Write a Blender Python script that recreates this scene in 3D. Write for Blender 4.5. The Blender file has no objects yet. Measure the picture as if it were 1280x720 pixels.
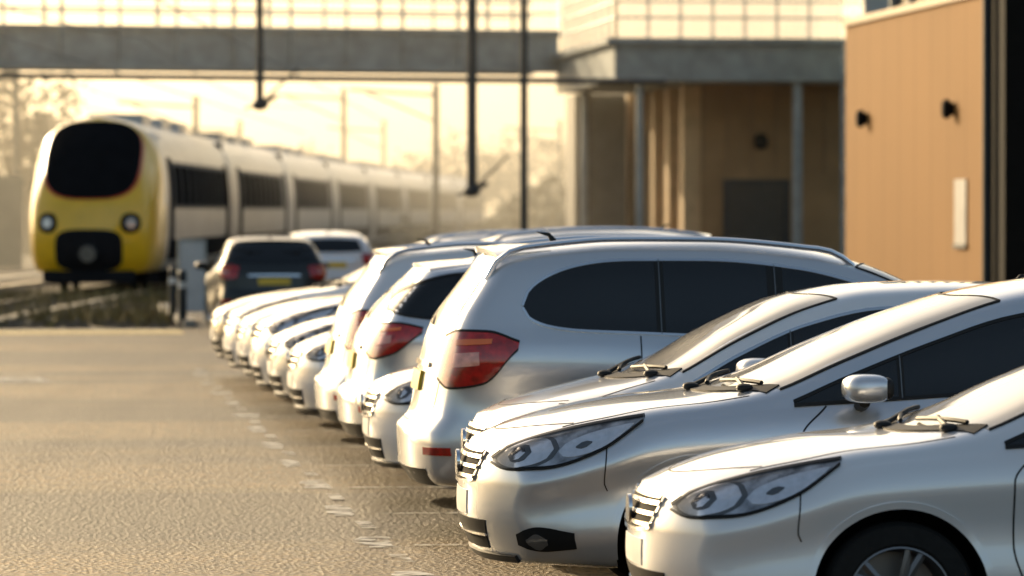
import bpy, bmesh, math, random
import numpy as np
from mathutils import Vector, Matrix
from mathutils.bvhtree import BVHTree
random.seed(4); np.random.seed(4)
scene=bpy.context.scene
F=5740.0; TH=math.atan(603/F); CH=1.82
def locX(px,Y): return Y*math.tan(TH+math.atan((px-640)/F))
def zat(py,px,Y):
    X=locX(px,Y); d=X*math.sin(TH)+Y*math.cos(TH)
    return CH-(py-265)/F*d
# ---------------------------------------------------------------- materials
def newmat(name):
    m=bpy.data.materials.new(name); m.use_nodes=True
    nt=m.node_tree; b=nt.nodes['Principled BSDF']; return m,nt,b
def noise_col(nt,b,c1,c2,scale,detail=6,coord='Object',inp='Base Color',lo=.3,hi=.7,vec=None):
    tc=nt.nodes.new('ShaderNodeTexCoord'); mp=nt.nodes.new('ShaderNodeMapping')
    if vec: mp.inputs['Scale'].default_value=vec
    n=nt.nodes.new('ShaderNodeTexNoise'); n.inputs['Scale'].default_value=scale; n.inputs['Detail'].default_value=detail
    r=nt.nodes.new('ShaderNodeValToRGB'); r.color_ramp.elements[0].position=lo; r.color_ramp.elements[1].position=hi
    r.color_ramp.elements[0].color=(*c1,1); r.color_ramp.elements[1].color=(*c2,1)
    nt.links.new(tc.outputs[coord],mp.inputs[0]); nt.links.new(mp.outputs[0],n.inputs['Vector'])
    nt.links.new(n.outputs['Fac'],r.inputs[0]); 
    if inp: nt.links.new(r.outputs[0],b.inputs[inp])
    return r,n,mp
def simple(name,col,rough=.5,metal=0,coat=0,var=.12,scale=3,bump=0,spec=.5):
    m,nt,b=newmat(name)
    c1=tuple(c*(1-var) for c in col); c2=tuple(min(1,c*(1+var)) for c in col)
    r,n,mp=noise_col(nt,b,c1,c2,scale)
    b.inputs['Roughness'].default_value=rough; b.inputs['Metallic'].default_value=metal
    b.inputs['Coat Weight'].default_value=coat; b.inputs['Coat Roughness'].default_value=.04
    b.inputs['Specular IOR Level'].default_value=spec
    if bump:
        bp=nt.nodes.new('ShaderNodeBump'); bp.inputs['Strength'].default_value=bump; bp.inputs['Distance'].default_value=.02
        nt.links.new(n.outputs['Fac'],bp.inputs['Height']); nt.links.new(bp.outputs[0],b.inputs['Normal'])
    return m
def paint(name,col,metal=.5,rough=.35,coat=1):
    m,nt,b=newmat(name)
    c1=tuple(c*.97 for c in col)
    noise_col(nt,b,c1,col,.8,2)
    b.inputs['Roughness'].default_value=rough
    b.inputs['Metallic'].default_value=metal
    b.inputs['Coat Weight'].default_value=coat; b.inputs['Coat Roughness'].default_value=.015
    return m
M={}
M['silver']=paint('paint_silver',(.62,.65,.70),.6,.26)
M['mid']=paint('paint_mid_silver',(.60,.62,.66),.55,.28)
M['light']=paint('paint_light_silver',(.76,.77,.80),.25,.3)
M['white']=paint('paint_white',(.80,.80,.81),.0,.3)
M['dark']=paint('paint_dark',(.03,.035,.05),.3,.3)
M['black']=paint('paint_black',(.010,.011,.010),.0,.4,.35)
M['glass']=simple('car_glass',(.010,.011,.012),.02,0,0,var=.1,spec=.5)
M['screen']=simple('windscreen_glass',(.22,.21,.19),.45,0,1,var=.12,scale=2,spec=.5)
M['rubber']=simple('black_trim',(.012,.012,.012),.6,spec=.3)
M['under']=simple('underbody',(.01,.01,.01),.9,spec=.2)
M['tyre']=simple('tyre_rubber',(.015,.015,.015),.85,bump=.2,scale=40,spec=.2)
M['rim']=simple('alloy_rim',(.20,.20,.21),.4,.8)
M['chrome']=simple('chrome',(.75,.75,.76),.12,1,var=.03)
M['housing']=simple('lamp_housing',(.42,.43,.45),.20,.6,var=.6,scale=16)
M['reflector']=simple('lamp_reflector',(.88,.88,.9),.16,.7,var=.1,scale=30)
M['lampdark']=simple('lamp_bezel',(.14,.145,.15),.2,.5)
M['red']=simple('tail_red',(.40,.010,.006),.12,0,1,var=.45,scale=18)
M['redlight']=simple('tail_clear',(.70,.30,.24),.12,.2,1,var=.3,scale=26)
M['amber']=simple('amber_lens',(.80,.17,.03),.15,0,1)
M['plate_y']=simple('plate_yellow',(.75,.5,.03),.4)
M['plate_w']=simple('plate_white',(.75,.75,.72),.4)
def clearcover(name='lamp_cover',ior=1.35):
    m=bpy.data.materials.new(name); m.use_nodes=True; nt=m.node_tree; nt.nodes.clear()
    o=nt.nodes.new('ShaderNodeOutputMaterial'); mx=nt.nodes.new('ShaderNodeMixShader'); f=nt.nodes.new('ShaderNodeFresnel'); f.inputs[0].default_value=ior
    t=nt.nodes.new('ShaderNodeBsdfTransparent'); g=nt.nodes.new('ShaderNodeBsdfGlossy'); g.inputs['Roughness'].default_value=.03
    t.inputs[0].default_value=(.97,.97,.98,1)
    nt.links.new(f.outputs[0],mx.inputs[0]); nt.links.new(t.outputs[0],mx.inputs[1]); nt.links.new(g.outputs[0],mx.inputs[2]); nt.links.new(mx.outputs[0],o.inputs[0])
    return m
M['cover']=clearcover()
# ---------------------------------------------------------------- helpers
def pchip(pts):
    xs=np.array([p[0] for p in pts],float); ys=np.array([p[1] for p in pts],float)
    h=np.diff(xs); d=np.diff(ys)/h; n=len(xs); m=np.zeros(n)
    for i in range(1,n-1):
        if d[i-1]*d[i]>0:
            w1=2*h[i]+h[i-1]; w2=h[i]+2*h[i-1]; m[i]=(w1+w2)/(w1/d[i-1]+w2/d[i])
    m[0]=d[0]; m[-1]=d[-1]
    def f(x):
        x=min(max(x,xs[0]),xs[-1]); i=min(max(int(np.searchsorted(xs,x)-1),0),n-2)
        t=(x-xs[i])/h[i]
        return float((2*t**3-3*t*t+1)*ys[i]+(t**3-2*t*t+t)*h[i]*m[i]+(-2*t**3+3*t*t)*ys[i+1]+(t**3-t*t)*h[i]*m[i+1])
    return f
def meshdata(name,verts,faces,mat,smooth=False,recalc=True):
    me=bpy.data.meshes.new(name); me.from_pydata([tuple(v) for v in verts],[],faces)
    if recalc:
        bm=bmesh.new(); bm.from_mesh(me); bmesh.ops.remove_doubles(bm,verts=bm.verts,dist=1e-5); bmesh.ops.recalc_face_normals(bm,faces=bm.faces); bm.to_mesh(me); bm.free()
    if mat: me.materials.append(mat)
    if smooth:
        for p in me.polygons: p.use_smooth=True
    me.update(); return me
def link(name,me,parent=None,loc=None):
    o=bpy.data.objects.new(name,me); scene.collection.objects.link(o)
    if parent: o.parent=parent
    if loc: o.location=loc
    return o
def empty(name,loc=(0,0,0),rz=0):
    e=bpy.data.objects.new(name,None); scene.collection.objects.link(e); e.location=loc; e.rotation_euler=(0,0,rz); e.empty_display_size=.2; return e
class Geo:
    def __init__(s): s.v=[]; s.f=[]
    def box(s,x0,x1,y0,y1,z0,z1):
        b=len(s.v); s.v+=[(x,y,z) for x in (x0,x1) for y in (y0,y1) for z in (z0,z1)]
        s.f+=[tuple(b+i for i in q) for q in ((0,1,3,2),(4,6,7,5),(0,4,5,1),(2,3,7,6),(0,2,6,4),(1,5,7,3))]
    def tube(s,pts,r,n=8,r2=None):
        pts=[Vector(p) for p in pts]; b=len(s.v); N=len(pts)
        for i,p in enumerate(pts):
            t=(pts[min(i+1,N-1)]-pts[max(i-1,0)]).normalized()
            a=t.cross(Vector((0,0,1)))
            if a.length<.05: a=t.cross(Vector((1,0,0)))
            a.normalize(); c=t.cross(a)
            rr=r if r2 is None else r+(r2-r)*i/(N-1)
            for k in range(n):
                an=2*math.pi*k/n; s.v.append(tuple(p+a*math.cos(an)*rr+c*math.sin(an)*rr))
        for i in range(N-1):
            for k in range(n):
                s.f.append((b+i*n+k,b+i*n+(k+1)%n,b+(i+1)*n+(k+1)%n,b+(i+1)*n+k))
        s.f.append(tuple(b+k for k in range(n))); s.f.append(tuple(b+(N-1)*n+k for k in range(n)))
    def quad(s,a,b_,c,d):
        b=len(s.v); s.v+=[a,b_,c,d]; s.f.append((b,b+1,b+2,b+3))
    def make(s,name,mat,parent=None,smooth=False,bevel=0):
        me=meshdata(name,s.v,s.f,mat,smooth,recalc=False)
        bm=bmesh.new(); bm.from_mesh(me); bmesh.ops.recalc_face_normals(bm,faces=bm.faces); bm.to_mesh(me); bm.free()
        if smooth: me.set_sharp_from_angle(angle=math.radians(40))
        o=link(name,me,parent)
        if bevel:
            md=o.modifiers.new('b','BEVEL'); md.width=bevel; md.segments=2
        return o
def loft(secf,Xs,foff,roff,fa,fb,L,zm,rings=18):
    V=[];Fc=[]
    def ring(X):
        h=secf(X); return h+[(-y,z) for y,z in reversed(h[1:-1])]
    def fd(t): t=min(max(t,0),1); return t*t*(3-2*t)
    def place(X,y,z):
        return (X+foff(y,z)*fd(1-X/fa)-roff(y,z)*fd(1-(L-X)/fb),y,z)
    N=None
    for X in Xs:
        r=ring(X); N=len(r); V+=[place(X,y,z) for y,z in r]
    for i in range(len(Xs)-1):
        for k in range(N): Fc.append((i*N+k,i*N+(k+1)%N,(i+1)*N+(k+1)%N,(i+1)*N+k))
    for X,base in ((Xs[0],0),(Xs[-1],(len(Xs)-1)*N)):
        r=ring(X); prev=[base+k for k in range(N)]
        for j in range(1,rings):
            q=1-j/rings; cur=[]
            for y,z in r:
                cur.append(len(V)); V.append(place(X,y*q,zm+(z-zm)*q))
            for k in range(N): Fc.append((prev[k],prev[(k+1)%N],cur[(k+1)%N],cur[k]))
            prev=cur
        c=len(V); V.append(place(X,0,zm))
        for k in range(N): Fc.append((prev[k],prev[(k+1)%N],c))
    return V,Fc
class Proj:
    def __init__(s,me,L,x0f=1.1,x0r=1.1):
        bm=bmesh.new(); bm.from_mesh(me); s.b=BVHTree.FromBMesh(bm); bm.free(); s.L=L; s.xf=x0f; s.xr=L-x0r
    def hit(s,mode,p,off):
        if mode=='side+': o=Vector((p[0],5,p[1])); d=Vector((0,-1,0))
        elif mode=='side-': o=Vector((p[0],-5,p[1])); d=Vector((0,1,0))
        elif mode=='front': o=Vector((-5,p[0],p[1])); d=Vector((1,0,0))
        elif mode=='rear': o=Vector((s.L+5,p[0],p[1])); d=Vector((-1,0,0))
        elif mode=='top': o=Vector((p[0],p[1],9)); d=Vector((0,0,-1))
        else:
            ax=Vector((s.xf if mode=='cf' else s.xr,0,p[2])); q=Vector(p)-ax; q.z=0; q.normalize(); o=ax+q*5; d=-q
        h,n,i,dist=s.b.ray_cast(o,d,12)
        if h is None:
            h,n,i,dist=s.b.find_nearest(o+d*4)
        if n.dot(d)>0: n=-n
        return h+n*off,n
    def grid(s,mode,T,B,off,m=8):
        V=[];Fc=[];n=len(T)
        for i in range(n):
            for j in range(m+1):
                t=j/m; p=tuple(B[i][k]*(1-t)+T[i][k]*t for k in range(len(T[i])))
                V.append(s.hit(mode,p,off)[0])
        for i in range(n-1):
            for j in range(m): Fc.append((i*(m+1)+j,(i+1)*(m+1)+j,(i+1)*(m+1)+j+1,i*(m+1)+j+1))
        per=[i*(m+1) for i in range(n)]+[(n-1)*(m+1)+j for j in range(1,m+1)]+[i*(m+1)+m for i in range(n-2,-1,-1)]+[j for j in range(m-1,0,-1)]
        base=len(V)
        for idx in per:
            i,j=divmod(idx,m+1); t=j/m; p=tuple(B[i][k]*(1-t)+T[i][k]*t for k in range(len(T[i])))
            V.append(s.hit(mode,p,-.006)[0])
        K=len(per)
        for a in range(K): Fc.append((per[a],per[(a+1)%K],base+(a+1)%K,base+a))
        return V,Fc
def resamp(c,n):
    dim=len(c[0]); ds=[0]
    for a,b in zip(c[:-1],c[1:]): ds.append(ds[-1]+max(1e-4,math.dist(a,b)))
    fs=[pchip([(d/ds[-1],p[k]) for d,p in zip(ds,c)]) for k in range(dim)]
    return [tuple(f(i/(n-1)) for f in fs) for i in range(n)]
def mirror_pt(mode,p):
    if mode in('front','rear'): return (-p[0],p[1])
    if mode=='top': return (p[0],-p[1])
    if mode in('cf','cr'): return (p[0],-p[1],p[2])
    return p
class Parts:
    def __init__(s,pr): s.pr=pr; s.parts=[]
    def patch(s,name,mode,T,B,off,mat,n=24,m=8,both=False,raw=False):
        Ts=T if raw else resamp(T,n); Bs=B if raw else resamp(B,n)
        modes=[(mode,False)]
        if both:
            modes=[('side-',False),('side+',False)] if mode=='side' else [(mode,False),(mode,True)]
        for i,(md,mi) in enumerate(modes):
            a=[mirror_pt(md,p) for p in Ts] if mi else Ts; b=[mirror_pt(md,p) for p in Bs] if mi else Bs
            V,Fc=s.pr.grid(md,a,b,off,m)
            s.parts.append((name+('_%d'%(i+1) if both else ''),meshdata(name,V,Fc,M[mat],True),mat))
            s.parts[-1][1].set_sharp_from_angle(angle=math.radians(45))
    def strip(s,name,mode,path,w,off,mat,n=30,both=False,closed=False,raw=False):
        P=path if raw else resamp(path,n); T=[];B=[]
        N=len(P)
        for i in range(N):
            if closed: a=P[(i-1)%N]; c=P[(i+1)%N]
            else: a=P[max(i-1,0)]; c=P[min(i+1,N-1)]
            dx,dz=c[0]-a[0],c[1]-a[1]; l=math.hypot(dx,dz) or 1
            nx,nz=-dz/l*w/2,dx/l*w/2
            T.append((P[i][0]+nx,P[i][1]+nz)); B.append((P[i][0]-nx,P[i][1]-nz))
        if closed: T.append(T[0]);B.append(B[0])
        s.patch(name,mode,T,B,off,mat,m=1,both=both,raw=True)
    def geo(s,name,g,mat,smooth=True):
        me=meshdata(name,g.v,g.f,M[mat],smooth)
        if smooth: me.set_sharp_from_angle(angle=math.radians(40))
        s.parts.append((name,me,mat))
def ellipsoid(g,c,r,n=20,m=12,e=2.4,rz=0):
    b=len(g.v)
    def sp(v): return math.copysign(abs(v)**(2/e),v)
    for j in range(m+1):
        ph=-math.pi/2+math.pi*j/m
        for k in range(n):
            th=2*math.pi*k/n
            x=sp(math.cos(ph))*sp(math.cos(th))*r[0]; y=sp(math.cos(ph))*sp(math.sin(th))*r[1]; z=sp(math.sin(ph))*r[2]
            X=x*math.cos(rz)-y*math.sin(rz); Y=x*math.sin(rz)+y*math.cos(rz)
            g.v.append((c[0]+X,c[1]+Y,c[2]+z))
    for j in range(m):
        for k in range(n): g.f.append((b+j*n+k,b+j*n+(k+1)%n,b+(j+1)*n+(k+1)%n,b+(j+1)*n+k))
def lathe(g,prof,c,n=40,sgn=1):
    b=len(g.v); P=len(prof)
    for k in range(n):
        a=2*math.pi*k/n
        for (r,y) in prof: g.v.append((c[0]+r*math.cos(a),c[1]+y*sgn,c[2]+r*math.sin(a)))
    for k in range(n):
        for j in range(P-1): g.f.append((b+k*P+j,b+((k+1)%n)*P+j,b+((k+1)%n)*P+j+1,b+k*P+j+1))
# ---------------------------------------------------------------- car type builder
def build_type(c):
    L=c['L'];W=c['W']
    zc=pchip(c['zc']);zb=pchip(c['zb']);cr=pchip(c['crown']);plan=pchip([(0,.86),(.06,.90),(.2,.945),(.6,.985),(1.1,1),(L-.9,1),(L-.35,.985),(L-.1,.955),(L-.03,.93),(L,.89)])
    sill=pchip([(0,.22),(.5,.2),(1.4,.19),(L-1.2,.2),(L-.4,.24),(L,.28)])
    xn=pchip(c['nose']);xt=pchip(c['tail'])
    foff=lambda y,z: xn(z)+c['bow']*(abs(y)/W)**2.6
    roff=lambda y,z: xt(z)+c['rbow']*(abs(y)/W)**3
    us=[0,.6,1,1.35,1.7,2,2.3,2.6,3,3.4,3.8,4.2,4.6,5,5.3,5.6,5.85,6,6.15,6.4,6.7,7,7.3,7.65,8,8.3,8.7,9,9.3,9.6,9.8,10,10.25,10.5,10.75,11,11.35,11.7,12,12.35,12.7,13]
    def sec(X):
        zs=sill(X);w=W*plan(X);b=zb(X);t=zc(X);k=cr(X);zr=t-k;yb=w-.05;yr=yb-c['tum']*(zr-b)-.03;H=b-zs
        lp=lambda f:(yb-.012+(yr-yb+.012)*f, b+.012+(zr-b-.012)*f)
        pts=[(0,zs),(w-.28,zs),(w-.10,zs+.01),(w-.045,zs+.06),(w-.008,zs+.30*H),(w-.034,zs+.56*H),(w-.002,zs+.82*H),(w-.02,zs+.93*H),(yb,b),lp(.1),lp(.88),(yr-.06,zr+.42*k),(yr*.55,zr+k*.86),(0,t)]
        fy=pchip(list(enumerate([p[0] for p in pts])));fz=pchip(list(enumerate([p[1] for p in pts])))
        return [(fy(u),fz(u)) for u in us]
    Xs=list(np.concatenate([np.linspace(0,.3,10)[:-1],np.linspace(.3,L-.3,64)[:-1],np.linspace(L-.3,L,10)]))
    V,Fc=loft(sec,Xs,foff,roff,c.get('fa',1.0),c.get('fb',1.5),L,c.get('zm',.6),rings=20)
    body=meshdata('body',V,Fc,M['silver'],True)
    pr=Proj(body,L); P=Parts(pr)
    body.materials.append(M['under'])
    ob=bpy.data.objects.new('tmp',body); scene.collection.objects.link(ob); cut=[]
    R=c['R'];wx=c['wx']
    for x in wx:
        for sg in(-1,1):
            g=Geo(); y0=W-.34 if sg>0 else -(W+.2); y1=y0+.54
            n=48; 
            for y in(y0,y1):
                for k in range(n):
                    a=2*math.pi*k/n; g.v.append((x+(R+.055)*math.cos(a),y,R+.01+(R+.055)*math.sin(a)))
            for k in range(n): g.f.append((k,(k+1)%n,n+(k+1)%n,n+k))
            g.f.append(tuple(range(n)));g.f.append(tuple(range(2*n-1,n-1,-1)))
            me=meshdata('cut',g.v,g.f,M['under']); co=bpy.data.objects.new('cut',me); scene.collection.objects.link(co); cut.append(co)
            md=ob.modifiers.new('b','BOOLEAN'); md.object=co; md.operation='DIFFERENCE'; md.solver='EXACT'; md.material_mode='TRANSFER'
    dg=bpy.context.evaluated_depsgraph_get(); nb=bpy.data.meshes.new_from_object(ob.evaluated_get(dg),preserve_all_data_layers=True,depsgraph=dg)
    nb.name='body_shell'
    for p in nb.polygons: p.use_smooth=True
    nb.set_sharp_from_angle(angle=math.radians(38))
    bpy.data.objects.remove(ob)
    for co in cut: bpy.data.objects.remove(co)
    P.parts.append(('body_shell',nb,'PAINT'))
    for x in wx:
        path=[(x+(R+.062)*math.cos(a),R+.01+(R+.062)*math.sin(a)) for a in np.linspace(math.radians(-12),math.radians(192),40)]
        P.strip('arch_lip','side',path,.03,.007,'PAINTX',both=True,raw=True)
    wb,wt=c['ws']
    ylo,yhi=.76*W/.9,.62*W/.9
    def wsline(x0,yy,k,n=26): return [(x0+k*(y/yy)**2,y) for y in np.linspace(-yy,yy,n)]
    B=wsline(wb,ylo,.24);T=wsline(wt,yhi,.14)
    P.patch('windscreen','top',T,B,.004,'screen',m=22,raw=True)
    P.strip('scuttle_trim','top',wsline(wb-.03,ylo-.02,.24),.08,.007,'rubber',raw=True)
    P.strip('header_trim','top',T,.012,.006,'rubber',raw=True)
    P.strip('a_pillar_trim','top',[B[0],T[0]],.010,.007,'rubber',both=True,n=20)
    g=Geo()
    for y0,y1 in((-.62,-.08),(.05,.55)):
        pts=[]
        for t in np.linspace(0,1,8):
            y=y0+(y1-y0)*t; x=wb+.24*(y/ylo)**2+.02+.05*t
            h,_=pr.hit('top',(x,y),.016+.012*math.sin(t*3)); pts.append(h)
        g.tube(pts,.011,6)
        y=y0; h,_=pr.hit('top',(wb-.06+.24*(y/ylo)**2,y),.014); ellipsoid(g,h,(.04,.04,.02),10,6)
        h2,_=pr.hit('top',(wb+.06+.24*((y0+y1)/2/ylo)**2,(y0+y1)/2),.03); g.tube([h,h2],.012,6)
    P.geo('wipers',g,'rubber')
    x1=wb+.1
    P.strip('bonnet_gap','top',[(.42,.62*W/.9),(x1*.55,.70*W/.9),(x1*.8,.735*W/.9),(x1,.75*W/.9)],.008,.0015,'rubber',both=True)
    P.strip('bonnet_front_gap','top',[(.17+.3*(y/.62)**2,y*W/.9) for y in np.linspace(-.62,.62,26)],.007,.0015,'rubber',raw=True)
    xa,xe,xb2=c['sg']; rk=c.get('rk',.05)
    zbot=lambda x: zb(x)+.03
    xs=[x for x in np.linspace(wb,xb2,200) if zc(x)-cr(x)-.055>zbot(x)+.01 and x>xa]
    xs0=xs[0]; X=np.concatenate([np.linspace(xs0,xe,28)[:-1],np.linspace(xe,xb2,20)])
    T=[];B=[]
    for x in X:
        zt=zc(x)-cr(x)-.05; bo=zbot(x)
        if x>xe:
            k=(x-xe)/(xb2-xe); mid=bo+rk; zt=mid+(zt-mid)*math.sqrt(max(0,1-k**2.2)); bo=mid-(mid-bo)*math.sqrt(max(0,1-k**4))
        T.append((x,max(zt,bo+.008)));B.append((x,bo))
    P.patch('side_glass','side',T,B,.004,'glass',m=8,both=True,raw=True)
    P.strip('window_trim_top','side',T,.014,.008,c.get('trim','rubber'),both=True,raw=True)
    P.strip('window_trim_bottom','side',B,.014,.008,c.get('trim','rubber'),both=True,raw=True)
    def pill(x,dx,w):
        z1=zc(x)-cr(x)-.05; z0=zbot(x); return [(x-dx,z0),(x,z1)]
    for i,(x,w) in enumerate(c['pillars']):
        P.strip('pillar_%d'%i,'side',pill(x,.0,w),w,.0065,'rubber',n=10,both=True)
        P.strip('pillar_seam_%d'%i,'side',pill(x,.0,w),.006,.009,'lampdark',n=10,both=True)
    d0,d1,d2=c['doors']
    zs_=.30
    for i,pa in enumerate([[(d0+.12,zbot(d0+.1)-.01),(d0,.80),(d0,.55),(d0+.08,zs_)],[(d1,zbot(d1)-.01),(d1-.02,.7),(d1,zs_)],[(d2+.10,zbot(d2)-.01),(d2+.10,.80),(d2-.05,.62),(d2-.22,.42),(d2-.28,zs_)]]):
        P.strip('door_gap_%d'%i,'side',pa,.008,.0015,'rubber',both=True)
    P.strip('sill_line','side',[(d0+.05,zs_),(d2-.25,zs_)],.012,.0015,'rubber',both=True)
    for hx in (d1-.22,d2-.16):
        g=Geo()
        for sg in('side-','side+'):
            pts=[]
            for t in np.linspace(0,1,7):
                h,_=pr.hit(sg,(hx+.19*(t-.5),zb(hx)-.10),.012+.018*math.sin(t*math.pi)); pts.append(h)
            g.tube(pts,.012,8)
        P.geo('door_handles',g,'PAINTX')
    g=Geo();g2=Geo()
    mx=xs0+.30
    for sg in(-1,1):
        zz=zbot(mx)+.035
        ellipsoid(g,(mx,sg*(W+.10),zz+.03),(.105,.115,.066),22,14,2.9,rz=-sg*.15)
        g2.tube([(mx,sg*(W-.08),zz-.06),(mx,sg*(W+.06),zz-.03)],.03,8)
        ellipsoid(g2,(mx+.082,sg*(W+.10),zz+.03),(.03,.095,.052),16,10,2.9,rz=-sg*.15)
    P.geo('door_mirrors',g,'PAINTX');P.geo('mirror_arms',g2,'rubber')
    h=c['hl']; 
    P.patch('headlamp_housing','cf',h['T'],h['B'],.004,'housing',n=34,m=12,both=True)
    def shrink(T,B,a,b,k,sh=0):
        Ts=resamp(T,34);Bs=resamp(B,34);i0=int(a*33);i1=int(b*33);t=[];bb=[]
        for i in range(i0,i1+1):
            u=(i-i0)/max(1,(i1-i0)); e=math.sqrt(max(0,1-(2*u-1)**2))*.5*k+.02
            mid=[(p+q)/2 for p,q in zip(Ts[i],Bs[i])]; d=[(p-q) for p,q in zip(Ts[i],Bs[i])]
            t.append(tuple(m_+d_*(e+sh) for m_,d_ in zip(mid,d)));bb.append(tuple(m_-d_*(e-sh) for m_,d_ in zip(mid,d)))
        return t,bb
    for nm,a,b,k,mat,off,sh in(('lamp_bezel',.03,.50,.97,'lampdark',.006,0),('lamp_reflector',.08,.46,.84,'reflector',.009,0),('lamp_ring',.19,.36,.50,'lampdark',.012,0),('lamp_bulb',.22,.33,.38,'chrome',.016,0),('side_reflector',.50,.94,.62,'reflector',.007,-.1),('indicator_bulb',.60,.68,.16,'lampdark',.010,-.1)):
        t,bb=shrink(h['T'],h['B'],a,b,k,sh); P.patch(nm,'cf',t,bb,off,mat,m=8,both=True,raw=True)
    P.patch('headlamp_cover','cf',h['T'],h['B'],.02,'cover',n=34,m=12,both=True)
    for nm,cc in(('lamp_gap_top','T'),('lamp_gap_bottom','B')):
        q=resamp(h[cc],34); t=[(p[0],p[1],p[2]+.005) for p in q]; b=[(p[0],p[1],p[2]-.005) for p in q]
        P.patch(nm,'cf',t,b,.012,'rubber',m=1,both=True,raw=True)
    gz0,gz1,gw=c['grille']
    yy=np.linspace(-gw,gw,24)
    P.patch('grille','front',[(y,gz1-.01*(y/gw)**2) for y in yy],[(y*.86,gz0+.03*(abs(y)/gw)**3) for y in yy],.005,'under',m=6,raw=True)
    for k in range(3):
        z=gz0+(gz1-gz0)*(.2+.3*k); 
        P.strip('grille_bar_%d'%k,'front',[(y*(.88+.05*k),z) for y in yy],.016,.016,'chrome',raw=True)
    loop=[(y,gz1) for y in yy]+[(y*.86,gz0+.02*(abs(y)/gw)**3) for y in yy[::-1]]
    P.strip('grille_surround','front',loop,.018,.012,'chrome',raw=True,closed=True)
    g=Geo(); hh,_=pr.hit('front',(0,(gz0+gz1)/2),.02); lathe(g,[(.001,0),(.055,0),(.06,.0),(.06,.015),(.001,.015)],(0,0,0),24)
    g.v=[(hh[0]-y,x,hh[2]+z) for x,y,z in g.v]; P.geo('badge',g,'chrome')
    yl=np.linspace(-.50,.50,20)
    P.patch('lower_intake','front',[(y,.41) for y in yl],[(y*.9,.28) for y in yl],.005,'under',m=4,raw=True)
    P.strip('intake_bar','front',[(y*.95,.345) for y in yl],.012,.012,'chrome',raw=True)
    P.strip('bumper_lip','front',[(y*1.3,.245) for y in yl],.03,.015,'rubber',raw=True)
    P.patch('fog_recess','cf',[(.34,-.60,.36),(.38,-.70,.395),(.48,-.80,.37)],[(.34,-.60,.31),(.38,-.70,.285),(.48,-.80,.30)],.006,'under',n=16,m=6,both=True)
    P.patch('fog_lamp','cf',[(.36,-.66,.34),(.38,-.69,.365),(.41,-.72,.34)],[(.36,-.66,.32),(.38,-.69,.295),(.41,-.72,.32)],.012,'lampdark',n=12,m=6,both=True)
    P.patch('front_plate','front',[(y,.535) for y in(-.26,-.13,0,.13,.26)],[(y,.425) for y in(-.26,-.13,0,.13,.26)],.005,'plate_w',m=3,raw=True)
    P.strip('bumper_gap','side',[(.60,h['B'][-1][2]-.10),(.585,.60),(.60,.56)],.006,.0015,'rubber',both=True,n=14)
    rz0,rz1,ry=c['rg']
    ry_=np.linspace(-1,1,24)
    P.patch('rear_window','rear',[(ry*.86*y,rz1-.02*y*y) for y in ry_],[(ry*y,rz0+.02*y*y) for y in ry_],.004,'glass',m=10,raw=True)
    t=c['tl']
    P.patch('tail_lamp','cr',t['T'],t['B'],.012,'red',n=24,m=10,both=True)
    Ts=resamp(t['T'],24);Bs=resamp(t['B'],24)
    a=[tuple(q+(p-q)*.60 for p,q in zip(x,y)) for x,y in zip(Ts,Bs)][7:-10];b=[tuple(q+(p-q)*.36 for p,q in zip(x,y)) for x,y in zip(Ts,Bs)][7:-10]
    P.patch('tail_lamp_clear','cr',a,b,.018,'redlight',m=4,both=True,raw=True)
    a=[tuple(q+(p-q)*.84 for p,q in zip(x,y)) for x,y in zip(Ts,Bs)][7:-7];b=[tuple(q+(p-q)*.74 for p,q in zip(x,y)) for x,y in zip(Ts,Bs)][7:-7]
    P.patch('tail_lamp_amber','cr',a,b,.018,'amber',m=2,both=True,raw=True)
    for nm,cc in(('tail_gap_top',Ts),('tail_gap_bottom',Bs)):
        P.patch(nm,'cr',[(p[0],p[1],p[2]+.006) for p in cc],[(p[0],p[1],p[2]-.006) for p in cc],.015,'rubber',m=1,both=True,raw=True)
    P.patch('rear_plate','rear',[(y,c['pz']+.11) for y in(-.26,-.1,.1,.26)],[(y,c['pz']) for y in(-.26,-.1,.1,.26)],.02,'plate_y',m=3,raw=True)
    P.strip('tailgate_trim','rear',[(-.42,c['pz']+.15),(0,c['pz']+.155),(.42,c['pz']+.15)],.03,.015,'chrome')
    P.strip('tailgate_gap','rear',[(-.66*W/.9,rz0+.05),(-.64,.80),(-.6,.64),(0,.63),(.6,.64),(.64,.80),(.66*W/.9,rz0+.05)],.008,.0015,'rubber',n=60)
    P.patch('rear_reflector','cr',[(L-.15,-.66,.50),(L-.27,-.82,.50)],[(L-.15,-.66,.455),(L-.27,-.82,.455)],.01,'red',n=10,m=2,both=True)
    P.strip('rear_bumper_gap','side',[(L-.62,.80),(L-.60,.66),(L-.56,.60)],.007,.0015,'rubber',both=True,n=12)
    P.strip('rear_diffuser','rear',[(-.7,.33),(0,.33),(.7,.33)],.09,.008,'rubber')
    sx=L-c['spx']; g=Geo(); 
    ys=np.linspace(-.58*W/.9,.58*W/.9,20); rows=[]
    for y in ys:
        e=1-.12*(y/.58)**4; k=.05*(y/.58)**2
        h0,_=pr.hit('top',(sx-.22-k,y),.004); h1,_=pr.hit('top',(sx-.02-k,y),.012)
        p2=Vector((sx+.10*e-k,y,h1.z-.015)); p3=Vector((sx+.09*e-k,y,h1.z-.045)); p4=Vector((sx-.06-k,y,h1.z-.06))
        rows.append([h0,h1,p2,p3,p4])
    for r in rows: g.v+=[tuple(p) for p in r]
    for i in range(len(rows)-1):
        for j in range(4): g.f.append((i*5+j,i*5+j+1,(i+1)*5+j+1,(i+1)*5+j))
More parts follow.
